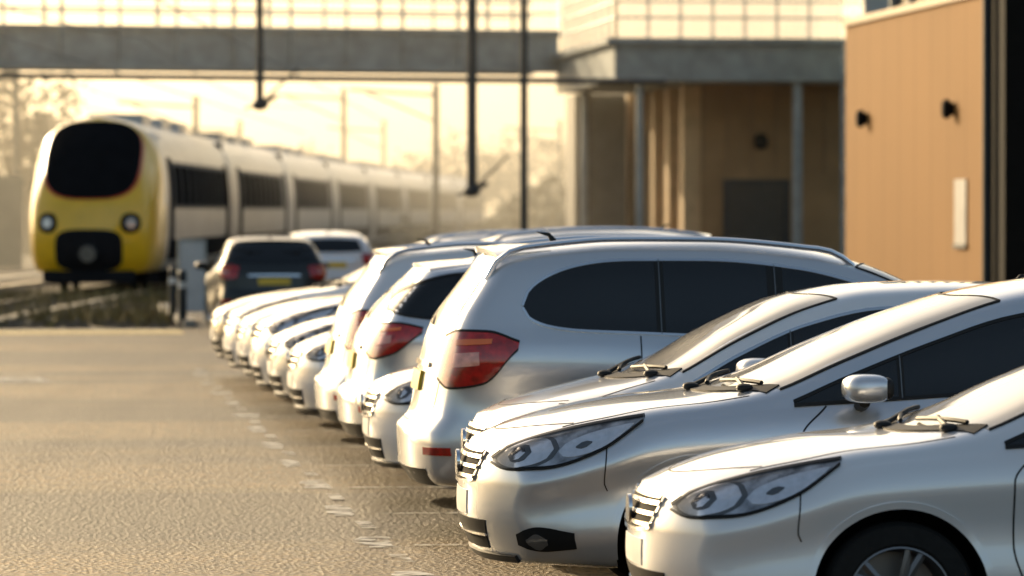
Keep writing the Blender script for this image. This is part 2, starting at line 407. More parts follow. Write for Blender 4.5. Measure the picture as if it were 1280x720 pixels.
    g.f.append((4,3,2,1,0)); b=(len(rows)-1)*5; g.f.append((b,b+1,b+2,b+3,b+4))
    P.geo('roof_spoiler',g,'PAINTX')
    if c.get('rails'):
        g=Geo(); r0,r1=c['rails']
        for sg in(-1,1):
            pts=[]
            for tt in np.linspace(0,1,30):
                x=r0+(r1-r0)*tt; hh,_=pr.hit('top',(x,sg*.60*W/.9),.05*min(1,math.sin(tt*math.pi)*6)); pts.append(hh)
            g.tube(pts,.017,8)
        P.geo('roof_rails',g,'chrome')
    g=Geo(); hh,_=pr.hit('top',(L-c['spx']-.35,0),0); g.tube([hh,hh+Vector((.03,0,.04)),hh+Vector((.10,0,.055))],.022,6,r2=.004); P.geo('roof_aerial',g,'rubber')
    gt=Geo();gr=Geo()
    for x in wx:
        for sg in(-1,1):
            cc=(x,sg*(W-.14),R)
            lathe(gt,[(R*.66,-.10),(R*.93,-.10),(R,-.07),(R,.07),(R*.95,.10),(R*.72,.108),(R*.66,.09)],cc,48,sg)
            lathe(gr,[(R*.66,.02),(R*.70,.095),(R*.66,.10),(R*.63,.06),(R*.6,-.05),(R*.58,-.06),(.02,-.06)],cc,48,sg)
            for k in range(10):
                a=2*math.pi*(k//2)/5+(.16 if k%2 else -.16); a2=2*math.pi*(k//2)/5+(.07 if k%2 else -.07)
                p=[(cc[0]+rr*math.cos(q),cc[1]+sg*yy2,cc[2]+rr*math.sin(q)) for rr,q,yy2 in((.03,a2,.06),(R*.4,(a+a2)/2,.075),(R*.66,a,.07))]
                gr.tube(p,.02,6)
            ellipsoid(gr,(cc[0],cc[1]+sg*.06,cc[2]),(.05,.02,.05),14,8,2)
    P.geo('tyres',gt,'tyre');P.geo('alloy_wheels',gr,'rim')
    return P.parts
def instance(parts,pmat,name,loc,rz,sc=1):
    e=empty(name,loc,rz); e.scale=(sc,)*3 if not isinstance(sc,tuple) else sc
    for nm,me,mt in parts:
        o=bpy.data.objects.new(nm,me); scene.collection.objects.link(o); o.parent=e
        if mt in('PAINT','PAINTX'):
            o.material_slots[0].link='OBJECT'; o.material_slots[0].material=M[pmat]
    return e
M['PAINTX']=M['silver']
HL=dict(T=[(.14,-.50,.695),(.2,-.62,.765),(.36,-.74,.825),(.56,-.86,.87),(.73,-.9,.895)],B=[(.14,-.50,.675),(.2,-.62,.650),(.36,-.74,.66),(.56,-.86,.745),(.73,-.9,.875)])
def shiftz(h,dz): return {k:[(p[0],p[1],p[2]+dz) for p in v] for k,v in h.items()}
nose=[(.2,.10),(.3,.04),(.45,.0),(.58,.005),(.68,.03),(.76,.07),(.9,.14)]
hatch=dict(L=4.25,W=.90,R=.32,wx=(1.01,3.55),bow=.34,rbow=.2,tum=.36,ws=(1.16,2.30),trim='rubber',
 zc=[(0,.76),(.08,.81),(.3,.885),(.7,.945),(1.1,.985),(1.3,1.035),(1.7,1.21),(2.1,1.365),(2.5,1.475),(2.9,1.525),(3.4,1.525),(4.25,1.46)],
 zb=[(0,.66),(.3,.76),(.7,.845),(1.2,.895),(2,.945),(3,1.01),(3.8,1.07),(4.25,1.09)],
 crown=[(0,.04),(.5,.05),(1.1,.045),(1.5,.09),(2.0,.10),(2.5,.085),(4.25,.07)],nose=nose,
 tail=[(.25,.08),(.38,.01),(.56,.0),(.63,.06),(.9,.11),(1.08,.20),(1.4,.50),(1.5,.60)],
 sg=(1.2,3.35,3.95),pillars=[(1.95,.03),(2.72,.09),(3.45,.05)],doors=(1.48,2.70,3.42),hl=HL,grille=(.57,.72,.42),rg=(1.08,1.38,.60),
 tl=dict(T=[(4.15,-.62,1.04),(4.1,-.74,1.06),(3.95,-.85,1.06),(3.75,-.88,1.03)],B=[(4.15,-.62,.86),(4.1,-.74,.82),(3.95,-.85,.86),(3.75,-.88,1.0)]),pz=.74,spx=.62)
sal=dict(hatch); sal.update(L=4.45,wx=(.90,3.62),ws=(1.2,2.15),zc=[(0,.74),(.08,.79),(.3,.87),(.7,.93),(1.15,.98),(1.35,1.04),(1.8,1.25),(2.2,1.39),(2.6,1.45),(3,1.455),(3.6,1.43),(4.45,1.35)],
 zb=[(0,.65),(.3,.75),(.7,.84),(1.2,.89),(2,.94),(3,.97),(3.9,1.02),(4.45,1.03)],hl=shiftz(HL,-.01),grille=(.54,.70,.40),trim='chrome',
 tl=dict(T=[(4.35,-.62,1.0),(4.3,-.74,1.01),(4.15,-.85,1.01),(3.95,-.88,.98)],B=[(4.35,-.62,.82),(4.3,-.74,.80),(4.15,-.85,.84),(3.95,-.88,.96)]),doors=(1.5,2.7,3.55),pillars=[(2.05,.03),(2.72,.09),(3.6,.05)],sg=(1.25,3.5,4.1),rg=(1.04,1.30,.6))
com=dict(sal); com.update(L=3.9,wx=(.80,3.2),ws=(.80,1.72),zc=[(0,.76),(.08,.81),(.3,.88),(.6,.935),(.8,.97),(.95,1.02),(1.35,1.24),(1.7,1.385),(2.05,1.445),(2.5,1.46),(3.2,1.44),(3.9,1.38)],
 zb=[(0,.66),(.3,.77),(.6,.84),(1.0,.895),(2,.95),(3,1.0),(3.9,1.03)],crown=[(0,.04),(.4,.05),(.75,.045),(1.1,.09),(1.6,.095),(2.1,.075),(3.9,.07)],doors=(1.2,2.3,3.0),pillars=[(1.6,.03),(2.32,.09),(3.1,.05)],sg=(.9,3.0,3.55),
 tl=dict(T=[(3.8,-.62,1.0),(3.75,-.74,1.01),(3.6,-.85,1.01),(3.4,-.88,.98)],B=[(3.8,-.62,.82),(3.75,-.74,.80),(3.6,-.85,.84),(3.4,-.88,.96)]))
mpv=dict(hatch); mpv.update(L=4.70,W=.92,R=.34,wx=(.93,3.75),ws=(1.12,2.0),rk=.13,
 zc=[(0,.82),(.08,.87),(.3,.95),(.7,1.03),(1.1,1.08),(1.3,1.15),(1.7,1.38),(2.1,1.55),(2.5,1.635),(3,1.675),(3.8,1.665),(4.7,1.62)],
 zb=[(0,.72),(.3,.84),(.7,.94),(1.2,1.0),(2,1.05),(3,1.09),(3.8,1.12),(4.7,1.13)],
 tail=[(.25,.10),(.38,.01),(.58,.0),(.66,.07),(.9,.12),(1.15,.19),(1.45,.40),(1.62,.52)],rg=(1.17,1.50,.62),
 sg=(1.2,3.45,4.06),pillars=[(1.95,.03),(2.62,.09),(3.28,.05)],doors=(1.45,2.60,3.30),rails=(2.15,4.25),hl=shiftz(HL,.07),grille=(.62,.79,.42),trim='chrome',
 tl=dict(T=[(4.56,-.66,1.12),(4.47,-.78,1.15),(4.30,-.88,1.145),(4.10,-.90,1.09)],B=[(4.56,-.66,.88),(4.47,-.78,.83),(4.30,-.88,.86),(4.10,-.90,1.05)]),pz=.80,spx=.55,fb=1.6,zm=.7)
T_h=build_type(hatch);T_s=build_type(sal);T_m=build_type(mpv);T_c=build_type(com)
LEN={id(T_h):4.25,id(T_s):4.45,id(T_m):4.7,id(T_c):3.9}
rows=[
 (17.6,2.43,T_h,'light',0,.95),(20.5,2.0,T_h,'silver',0,1.0),(23.1,2.28,T_c,'light',0,1.0),(25.5,2.12,T_m,'mid',1,1.0),
 (28.3,2.12,T_c,'white',0,.97),(31.0,2.14,T_h,'silver',1,1.0),(33.6,2.14,T_m,'light',1,.95),(36.2,2.08,T_h,'light',0,.98),(38.8,2.05,T_s,'silver',0,1.02),
 (41.4,2.02,T_m,'light',0,1.0),(44.0,2.02,T_h,'white',0,1.04),(46.8,2.0,T_m,'white',0,.97),(49.6,1.98,T_s,'dark',0,1.02)]
for Y,X,T,pm,tail,sc in rows:
    L=LEN[id(T)]*sc
    rz=random.uniform(-.012,.012)
    if tail: instance(T,pm,'parked_car',(X+L,Y+.9,0),math.pi+rz,sc)
    else: instance(T,pm,'parked_car',(X,Y+.9,0),rz,sc)
instance(T_h,'black','parked_car',(locX(322,70)+.15,74.2,0),-math.pi/2+.03,.95)
instance(T_s,'white','parked_car',(locX(405,88),93.0,0),-math.pi/2+.05,1.0)
# ---------------------------------------------------------------- ground
def ground_mat():
    m,nt,b=newmat('earth')
    r,n,mp=noise_col(nt,b,(.10,.075,.045),(.22,.17,.10),1.3,8)
    b.inputs['Roughness'].default_value=.95
    bp=nt.nodes.new('ShaderNodeBump'); bp.inputs['Strength'].default_value=.6; bp.inputs['Distance'].default_value=.1
    nt.links.new(n.outputs['Fac'],bp.inputs['Height']); nt.links.new(bp.outputs[0],b.inputs['Normal']); return m
def sheet(name,x0,x1,y0,y1,z,mat,parent=None):
    g=Geo(); g.quad((x0,y0,z),(x1,y0,z),(x1,y1,z),(x0,y1,z)); return g.make(name,mat,parent)
sheet('ground',-1500,1500,-60,3000,-.03,ground_mat())
def asphalt_mat():
    m,nt,b=newmat('asphalt')
    r,n,mp=noise_col(nt,b,(.058,.038,.018),(.135,.092,.044),.5,9,lo=.35,hi=.66,vec=(1,.4,1))
    tc=nt.nodes.new('ShaderNodeTexCoord'); v=nt.nodes.new('ShaderNodeTexVoronoi'); v.inputs['Scale'].default_value=36
    nt.links.new(tc.outputs['Object'],v.inputs['Vector'])
    bw=nt.nodes.new('ShaderNodeRGBToBW'); nt.links.new(v.outputs['Color'],bw.inputs[0])
    mx=nt.nodes.new('ShaderNodeMix'); mx.data_type='RGBA'; mx.blend_type='MULTIPLY'; mx.inputs[0].default_value=.9
    rr=nt.nodes.new('ShaderNodeValToRGB'); rr.color_ramp.elements[0].color=(.25,.25,.27,1); rr.color_ramp.elements[1].color=(1.9,1.8,1.6,1); rr.color_ramp.elements[0].position=.2; rr.color_ramp.elements[1].position=.8
    nt.links.new(bw.outputs[0],rr.inputs[0])
    nt.links.new(r.outputs[0],mx.inputs[6]); nt.links.new(rr.outputs[0],mx.inputs[7])
    r2,n3,mp2=noise_col(nt,b,(.08,.08,.09),(1.15,1.15,1.12),1.0,5,inp=None,lo=.45,hi=.55,vec=(.05,.20,1))  # broad dark bands: cast shadows across the lane, painted into the asphalt colour
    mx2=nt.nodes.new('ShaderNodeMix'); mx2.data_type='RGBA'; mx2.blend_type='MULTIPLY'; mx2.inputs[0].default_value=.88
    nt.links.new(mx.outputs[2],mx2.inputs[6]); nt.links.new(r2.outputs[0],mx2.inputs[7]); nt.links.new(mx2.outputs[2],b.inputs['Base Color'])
    n2=nt.nodes.new('ShaderNodeTexNoise'); n2.inputs['Scale'].default_value=12; n2.inputs['Detail'].default_value=8; n2.inputs['Roughness'].default_value=.8
    nt.links.new(tc.outputs['Object'],n2.inputs['Vector'])
    ad=nt.nodes.new('ShaderNodeMath'); ad.operation='MULTIPLY_ADD'; ad.inputs[1].default_value=1.0; nt.links.new(v.outputs['Distance'],ad.inputs[0]); nt.links.new(n2.outputs['Fac'],ad.inputs[2])
    bp=nt.nodes.new('ShaderNodeBump'); bp.inputs['Strength'].default_value=1; bp.inputs['Distance'].default_value=.022
    nt.links.new(ad.outputs[0],bp.inputs['Height']); nt.links.new(bp.outputs[0],b.inputs['Normal'])
    b.inputs['Roughness'].default_value=.52; b.inputs['Specular IOR Level'].default_value=.30; b.inputs['Specular Tint'].default_value=(1,.80,.50,1); return m
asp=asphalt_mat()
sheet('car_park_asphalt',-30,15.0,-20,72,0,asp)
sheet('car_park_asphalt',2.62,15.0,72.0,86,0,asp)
def worn(name,col,thr=.5,sc=9,w=.09):
    m=bpy.data.materials.new(name); m.use_nodes=True; nt=m.node_tree; b=nt.nodes['Principled BSDF']; o=nt.nodes['Material Output']
    b.inputs['Base Color'].default_value=(*col,1); b.inputs['Roughness'].default_value=.7
    r,n,mp=noise_col(nt,b,(0,0,0),(1,1,1),sc,8,inp=None,lo=thr-w,hi=thr+w)
    t=nt.nodes.new('ShaderNodeBsdfTransparent'); mx=nt.nodes.new('ShaderNodeMixShader')
    nt.links.new(r.outputs[0],mx.inputs[0]); nt.links.new(t.outputs[0],mx.inputs[1]); nt.links.new(b.outputs[0],mx.inputs[2]); nt.links.new(mx.outputs[0],o.inputs[0]); return m
wm=worn('worn_white_paint',(.62,.59,.52),.48,7)
g=Geo()
random.seed(3)
for k in range(14):
    y=16.9+2.62*k; w=random.uniform(.14,.26); xo=1.90+random.uniform(-.03,.03); ln=random.uniform(.8,1.15)
    b=len(g.v); n=8
    for j in range(n+1):
        t=j/n; ww=w*(.75+.25*math.sin(math.pi*t))*random.uniform(.75,1.1); dx=random.uniform(-.02,.02)
        g.v+=[(xo-ww/2+dx,y+ln*t,.006),(xo+ww/2+dx,y+ln*t,.006)]
    for j in range(n): g.f.append((b+2*j,b+2*j+1,b+2*j+3,b+2*j+2))
g.make('bay_end_markings',wm)
wm2=worn('faded_white_paint',(.6,.57,.5),.50,6)
g=Geo()
for k in range(14):
    y=16.9+2.62*k
    g.quad((2.08,y+.1,.0085),(6.6,y+.1,.0085),(6.6,y+.18,.0085),(2.08,y+.18,.0085))
    g.quad((1.89,y+1.5,.008),(1.98,y+1.5,.008),(1.98,y+2.1,.008),(1.89,y+2.1,.008))
g.quad((-3,49.2,.008),(.3,49.2,.008),(.1,50.6,.008),(-3,50.6,.008))
g.make('parking_bay_markings',wm2)
ym=worn('worn_yellow_paint',(.65,.5,.20),.40)
g=Geo(); g.quad((-20,68.5,.006),(2.3,68.5,.006),(2.3,70.6,.006),(-20,70.6,.006)); g.make('yellow_edge_line',ym)
conc=simple('concrete',(.36,.33,.28),.85,bump=.3,scale=12)
g=Geo(); g.box(2.4,2.6,72.21,86,-.03,.12); g.make('kerb',conc,bevel=.02)
gm=simple('ballast_stone',(.17,.13,.09),.9,var=.5,scale=8,bump=.8)
g=Geo()
for i in range(5200):
    X=random.uniform(-9,2.3) if i%3 else random.uniform(2.8,12); Y=random.uniform(72.2,102) if X<2.4 else random.uniform(87,104); s=random.uniform(.03,.10)
    b=len(g.v)
    g.v+=[(X+random.uniform(-1,1)*s,Y+random.uniform(-1,1)*s,-.02),(X+s,Y-s*.5,-.02),(X-s,Y-s*.6,-.02),(X,Y+s,-.02),(X+random.uniform(-.3,.3)*s,Y,s*1.1)]
    g.f+=[(b+1,b+3,b+4),(b+3,b+2,b+4),(b+2,b+1,b+4)]
g.make('track_ballast',gm)
wd=simple('dry_grass',(.16,.13,.05),.9,var=.5)
g=Geo()
for i in range(5000):
    X=random.gauss(3,4); Y=random.choice((random.gauss(77,2),random.gauss(92,3))); h=random.uniform(.08,.4); a=random.uniform(0,6.3); w=.03
    if Y<72.4 or (X>2.3 and Y<86.5): continue
    b=len(g.v); g.v+=[(X-w*math.cos(a),Y-w*math.sin(a),-.03),(X+w*math.cos(a),Y+w*math.sin(a),-.03),(X+random.uniform(-.15,.15),Y+random.uniform(-.1,.1),h)]
    g.f.append((b,b+1,b+2))
g.make('dry_grass',wd)
# ---------------------------------------------------------------- train
yel=simple('train_yellow',(.90,.54,.012),.3,0,.6,var=.06)
tsil=simple('train_silver',(.46,.46,.45),.35,.2,.2,var=.12,scale=.8)
tdark=simple('train_dark',(.02,.02,.022),.8,spec=0)
M['yel']=yel;M['tsil']=tsil;M['tdark']=tdark
M['tglass']=simple('train_glass',(.012,.012,.013),.5,spec=0)
M['orange']=simple('train_orange_red',(.6,.08,.015),.4)
M['lampglass']=simple('train_lamp',(.8,.8,.78),.1,.3)
HT=3.86;WT=1.37;LC=22.8
def tsec(k=1.0,top=HT,bot=.55,tap=0):
    pts=[(0,bot),(WT*.80,bot),(WT*.93,bot+.15),(WT*.985,1.1),(WT,1.6),(WT,2.1),(WT*.97,2.7),(WT*.90,3.15),(WT*.74,3.52),(WT*.42,3.75),(0,HT)]
    fy=pchip(list(enumerate([p[0] for p in pts])));fz=pchip(list(enumerate([p[1] for p in pts])))
    out=[]
    for u in np.linspace(0,10,41):
        z=fz(u); out.append((fy(u)*k*(1-tap*max(0,(z-1.7)/2.1)**1.4),bot+(z-bot)*(top-bot)/(HT-bot)))
    return out
def coach(root,nose_):
    tp=lambda x:0
    if nose_:
        top=pchip([(0,3.25),(.25,3.5),(.7,3.72),(1.3,3.83),(2.2,HT),(LC,HT)]);kk=pchip([(0,.86),(.2,.93),(.7,.98),(1.5,1),(LC,1)])
        tp=pchip([(0,.20),(1.0,.14),(2.6,0),(LC,0)])
        xn=pchip([(.55,.25),(.9,.05),(1.3,0),(1.9,.08),(2.4,.35),(3.0,.8),(3.8,1.3)])
        foff=lambda y,z: xn(z)+.65*(abs(y)/WT)**2.4
    else:
        top=lambda x:HT; kk=pchip([(0,.97),(.2,1),(LC,1)]); foff=lambda y,z:0
    Xs=list(np.concatenate([np.linspace(0,2.5,16)[:-1],np.linspace(2.5,LC,30)]))
    V,Fc=loft(lambda X:tsec(kk(X),top(X),tap=tp(X)),Xs,foff,lambda y,z:0,2.6,1,LC,1.9,20)
    me=meshdata('coach_body',V,Fc,tsil,True); me.set_sharp_from_angle(angle=math.radians(40))
    pr=Proj(me,LC,2.2,2); P=Parts(pr)
    if nose_:
        me.materials.append(yel)
        for p in me.polygons:
            c=p.center
            if c.x<3.0-.35*max(0,(c.z-1.5)): p.material_index=1
        def oval(yw,z0,z1,e,n=30):
            ys=[-yw*math.cos(math.pi*i/(n-1)) for i in range(n)]; zm=(z0+z1)/2;h=(z1-z0)/2
            f=lambda y:(max(0,1-abs(y/yw)**e))**(1/e)
            return [(y,zm+h*f(y)) for y in ys],[(y,zm-h*f(y)) for y in ys]
        t,b=oval(1.03,2.07,3.70,3.2); P.patch('windscreen_border','front',t,b,.01,'orange',m=16,raw=True)
        t,b=oval(.97,2.10,3.72,3.2); P.patch('cab_windscreen','front',t,b,.03,'tglass',m=16,raw=True)
        t,b=oval(.70,.60,1.46,4); P.patch('coupler_bay','front',t,b,.01,'tdark',m=10,raw=True)
        for sg in(-1,1):
            t,b=oval(.2,1.38,1.80,2.4,18); t=[(y+sg*.86,z) for y,z in t];b=[(y+sg*.86,z) for y,z in b]
            P.patch('headlamp_surround','front',t,b,.012,'tdark',m=8,raw=True)
            t,b=oval(.10,1.48,1.70,2,14); t=[(y+sg*.86,z) for y,z in t];b=[(y+sg*.86,z) for y,z in b]
            P.patch('headlamp','front',t,b,.03,'lampglass',m=6,raw=True)
        g=Geo(); lathe(g,[(.001,-.1),(.17,-.1),(.2,.0),(.17,.35),(.001,.35)],(0,0,0),20); g.v=[(y-.05,x,z+.95) for x,y,z in g.v]; P.geo('coupler',g,'lampdark')
        g=Geo(); g.tube([(1.4,0,1.1),(-.1,0,1.0)],.12,8); g.box(.1,.4,-.95,.95,.35,.6); P.geo('coupler_arm',g,'tdark')
    x0=3.9 if nose_ else 2.2
    wxs=np.arange(x0+1.6,LC-3.2,2.0)
    P.patch('window_band','side',[(x0+1.2,2.92),(LC-2,2.92)],[(x0+1.2,1.90),(LC-2,1.90)],.012,'lampdark2',n=20,m=10,both=True)
    for i,x in enumerate(wxs):
        P.patch('window','side',[(x,2.82),(x+.8,2.84),(x+1.6,2.82)],[(x,1.98),(x+.8,1.96),(x+1.6,1.98)],.022,'tglass',n=8,m=8,both=True)
    for x in (x0+.2,LC-1.6):
        P.patch('door','side',[(x,3.0),(x+.9,3.0)],[(x,.95),(x+.9,.95)],.02,'tdark',n=5,m=12,both=True)
    P.patch('body_stripe','side',[(x0,1.22),(LC-.2,1.22)],[(x0,.78),(LC-.2,.78)],.012,'tdark',n=20,m=8,both=True)
    g=Geo()
    for bx in(3.6,LC-3.2):
        g.box(bx-1.5,bx+1.5,-1.05,-.85,.3,.7); g.box(bx-1.5,bx+1.5,.85,1.05,.3,.7)
        for wx in(bx-1.2,bx+1.2):
            for sg in(-1,1): lathe(g,[(.02,-.06),(.42,-.06),(.42,.06),(.02,.06)],(wx,sg*.75,.55),24)
    g.box(6,LC-6,-1.15,1.15,.25,.6); g.box(0.6,6,-.9,.9,.45,.6)
    g.box(LC,LC+.7,-1.1,1.1,.9,3.6)
    P.geo('bogies',g,'tdark',smooth=False)
    g=Geo()
    for x in(6,11,16): g.box(x,x+2.2,-.6,.6,3.7,3.98)
    P.geo('roof_equipment',g,'tsil',smooth=False)
    o=link('coach_body',me,root)
    for nm,m_,mt in P.parts: link(nm,m_,root)
M['lampdark2']=simple('train_band_grey',(.13,.13,.13),.6,spec=.1)
tr=empty('passenger_train'); 
a=math.radians(6.5); YT=95.7; px,py=locX(110,YT),YT
path=[(px,py,a)]
for i in range(8):
    e=empty('coach_%d'%(i+1),(px,py,0),math.pi/2-a); e.parent=tr
    if i<2: coach(e,i==0)
    if i==1: src=[o for o in e.children]
    if i>1:
        for o in src: c=bpy.data.objects.new(o.name.split('.')[0],o.data); scene.collection.objects.link(c); c.parent=e
    px+=math.sin(a)*(LC+.7);py+=math.cos(a)*(LC+.7); path.append((px,py,a)); a+=math.radians(.35)
rail=simple('rail_steel',(.42,.36,.30),.25,.9)
slp=simple('sleeper_concrete',(.22,.19,.15),.9)
g=Geo();gs=Geo()
a0=math.radians(6.5); P0=Vector((path[0][0],path[0][1],0)); pp=[P0+Vector((math.sin(a0),math.cos(a0),0))*t for t in(-60,-40,-20)]+[Vector((p[0],p[1],0)) for p in path]
for off in(0,-4.0):
    for sg in(-.75,.75):
        pts=[]
        for i,p in enumerate(pp):
            t=(pp[min(i+1,len(pp)-1)]-pp[max(i-1,0)]).normalized(); n=Vector((t.y,-t.x,0)); pts.append(p+n*(off+sg)+Vector((0,0,.08)))
        g.tube(pts,.055,6)
    d=Vector((math.sin(a0),math.cos(a0),0));n=Vector((d.y,-d.x,0))
    for k in range(-80,60):
        c=P0+d*(k*.7)+n*off
        if c.y<73.5: continue
        b=len(gs.v)
        q=[c+d*sx*.13+n*sy*1.25 for sx,sy in((-1,-1),(1,-1),(1,1),(-1,1))]
        gs.v+=[(v.x,v.y,-.02) for v in q]+[(v.x,v.y,.035) for v in q]
        gs.f+=[(b+4,b+5,b+6,b+7)]+[(b+i,b+(i+1)%4,b+4+(i+1)%4,b+4+i) for i in range(4)]
rt=empty('railway_track'); g.make('rails',rail,rt); gs.make('sleepers',slp,rt)
# ---------------------------------------------------------------- structures
steel=simple('bridge_steel',(.25,.285,.29),.55,.1,var=.25,scale=2)
steel_l=simple('galvanised_steel',(.33,.36,.37),.45,.5,var=.15)
dsteel=simple('dark_steel',(.04,.045,.05),.5,.4)
def cladding(name,c1,seam,sc):
    m,nt,b=newmat(name)
    r,n,mp=noise_col(nt,b,tuple(x*.90 for x in c1),c1,.35,5,lo=.3,hi=.7)
    tc=nt.nodes.new('ShaderNodeTexCoord'); w=nt.nodes.new('ShaderNodeTexWave'); w.wave_type='BANDS'; w.bands_direction='Y'; w.inputs['Scale'].default_value=sc; w.inputs['Distortion'].default_value=0
    nt.links.new(tc.outputs['Object'],w.inputs['Vector'])
    rr=nt.nodes.new('ShaderNodeValToRGB'); rr.color_ramp.elements[0].position=0; rr.color_ramp.elements[0].color=(*seam,1); rr.color_ramp.elements[1].position=.02; rr.color_ramp.elements[1].color=(1,1,1,1)
    nt.links.new(w.outputs['Fac'],rr.inputs[0])
    mx=nt.nodes.new('ShaderNodeMix'); mx.data_type='RGBA'; mx.blend_type='MULTIPLY'; mx.inputs[0].default_value=1
    nt.links.new(r.outputs[0],mx.inputs[6]);nt.links.new(rr.outputs[0],mx.inputs[7]);nt.links.new(mx.outputs[2],b.inputs['Base Color'])
    b.inputs['Roughness'].default_value=.75; b.inputs['Specular IOR Level'].default_value=.12; return m
clad=cladding('tan_cladding',(.36,.185,.058),(.82,.80,.78),.22)
brick=simple('brown_render',(.37,.225,.11),.8,var=.15,scale=1.2,spec=.2)
b=empty('clad_building')
WX=15.0; Yf=83.8; 
ytop=5.25
g=Geo(); g.box(WX,WX+14,70.9,Yf,-.03,ytop); g.make('walls',clad,b)
g=Geo(); g.box(WX-.06,WX+14.1,70.87,Yf+.06,ytop,ytop+.12); g.make('parapet_coping',simple('coping',(.25,.2,.15),.5,.5),b)
g=Geo(); g.box(WX+.5,WX+13,70.9,Yf-1.8,ytop+.121,ytop+3.2); g.make('upper_glazing',M['glass'],b)
g=Geo()
for k in range(7): g.box(WX+.42,WX+.497,71.4+k*1.7,71.48+k*1.7,ytop+.121,ytop+3.2)
g.make('mullions',steel_l,b)
g=Geo(); g.box(WX-.10,WX+14,69.4,70.86,-.03,ytop+3.3); g.make('dark_wing',simple('dark_cladding',(.02,.019,.018),.8,spec=.1),b)
g=Geo(); g.box(WX+.6,WX+14,50,69.39,-.03,ytop+3.25); g.make('near_wing',simple('dark_panel',(.05,.045,.04),.7,spec=.2),b)
g=Geo(); g.tube([(WX-.2,70.2,0),(WX-.2,70.2,8)],.08,10); g.make('downpipe',dsteel,b,True)
for Yl in(Yf-2.2,73.8):
    zl=3.5
    g=Geo(); ellipsoid(g,(WX-.12,Yl,zl),(.08,.12,.16),14,10,3); g.box(WX-.05,WX,Yl-.06,Yl+.06,zl-.1,zl+.1); g.make('wall_lamp',M['under'],b,True)
g=Geo(); g.box(WX-.03,WX,72.7,73.6,1.3,2.35); g.make('wall_notice',simple('notice_panel',(.45,.43,.40),.5),b)
g=Geo(); g.box(WX-.05,WX-.0,72.66,73.64,1.23,1.3);  g.make('notice_frame',dsteel,b)
b=empty('station_building')
SX=16.9;SY=115
g=Geo(); g.box(SX,SX+16,SY,SY+24,-.03,5.1); g.make('walls',brick,b)
g=Geo(); g.box(SX-.2,SX+16.2,SY-.2,SY+24.2,5.1,5.4); g.make('roof_slab',dsteel,b)
g=Geo()
for k in range(9):
    yy=SY+.1+k*2.7; g.box(SX-.45,SX-.002,yy,yy+.75,-.03,5.08)
g.make('pilasters',simple('pilaster_stone',(.62,.43,.23),.7),b)
g=Geo()
for k in range(8):
    yy=SY+1.0+k*2.7; g.box(SX-.03,SX-.001,yy,yy+1.5,1.2,4.2)
g.make('side_windows',M['glass'],b)
g=Geo(); g.box(SX+.7,SX+2.1,SY-.04,SY-.001,-.03,2.5); g.make('door',simple('door_grey',(.045,.045,.04),.6),b)
g=Geo(); g.box(SX+.55,SX+.7,SY-.08,SY-.001,-.03,2.65);g.box(SX+2.1,SX+2.25,SY-.08,SY-.001,-.03,2.65);g.box(SX+.7,SX+2.1,SY-.08,SY-.001,2.5,2.65); g.make('door_frame',dsteel,b)
g=Geo(); ellipsoid(g,(SX+1.5,SY-.12,3.6),(.18,.12,.2),12,8,3); g.make('wall_lamp',M['under'],b,True)
g=Geo()
for k in range(12): g.box(SX+.02+k*.62,SX+.06+k*.62,SY-.03,SY-.001,2.8,5.05)
g.make('wall_battens',simple('batten',(.30,.19,.10),.8),b)
# footbridge
fb=empty('footbridge')
XL,YL=-22,117.; XR,YR=14.3,124.
d=Vector((XR-XL,YR-YL,0)); Lb=d.length; ang=math.atan2(d.y,d.x)
e=empty('span',(XL,YL,0),ang); e.parent=fb
zb0,zb1=5.6,6.75
g=Geo()
for yy in(0,2.4):
    g.box(0,Lb,yy,yy+.12,zb0+.12,zb1-.12); g.box(0,Lb,yy-.14,yy+.26,zb0,zb0+.12); g.box(0,Lb,yy-.14,yy+.26,zb1-.12,zb1)
    for k in range(int(Lb/1.55)): g.box(k*1.55,k*1.55+.08,yy-.13,yy-.002,zb0+.12,zb1-.12)
g.box(0,Lb,.14,2.26,zb0+.3,zb0+.5)
g.make('girders',steel,e)
g=Geo()
for yy in(.06,2.46):
    for k in range(int(Lb/1.55)+1): g.box(k*1.55,k*1.55+.07,yy-.03,yy+.03,zb1,zb1+1.5)
    for z in(.45,.85,1.25,1.47): g.tube([(0,yy,zb1+z),(Lb,yy,zb1+z)],.032,6)
g.make('railings',steel_l,e)
g=Geo()
for k in range(int(Lb/.16)): g.box(k*.16,k*.16+.022,.05,.068,zb1+.05,zb1+1.45)
g.make('mesh_infill',steel_l,e)
g=Geo(); g.box(14.3,21.6,112,124.5,5.05,5.95); g.box(14.1,21.8,111.8,124.7,5.95,6.1); g.make('landing_deck',steel,fb)
g=Geo()
for k in range(10): g.box(14.3+k*.8,14.37+k*.8,112.0,112.07,6.1,9)
for k in range(9): g.box(14.3,14.37,112.+k*1.4,112.07+k*1.4,6.1,9)
for z in(6.6,7.0,7.4,8.6): g.tube([(14.3,112.03,z),(21.6,112.03,z)],.03,6); g.tube([(14.33,112.03,z),(14.33,124.4,z)],.03,6)
for k in range(45): g.box(14.33+k*.16,14.352+k*.16,112.08,112.1,6.1,7.4)
g.make('landing_railings',steel_l,fb)
g=Geo(); g.box(14.4,21.5,112.15,112.17,6.15,8.9); g.box(14.5,21.5,124.2,124.22,6.15,8.9); g.make('landing_glass',clearcover('balustrade_glass',1.5),fb)
g=Geo(); cx=locX(1000,112); g.tube([(cx,112.4,0),(cx,112.4,5.05)],.13,12)
for xx in(15,): g.tube([(xx,112.6,0),(xx,112.6,5.05)],.1,10);g.tube([(xx,123.6,0),(xx,123.6,5.6)],.14,10)
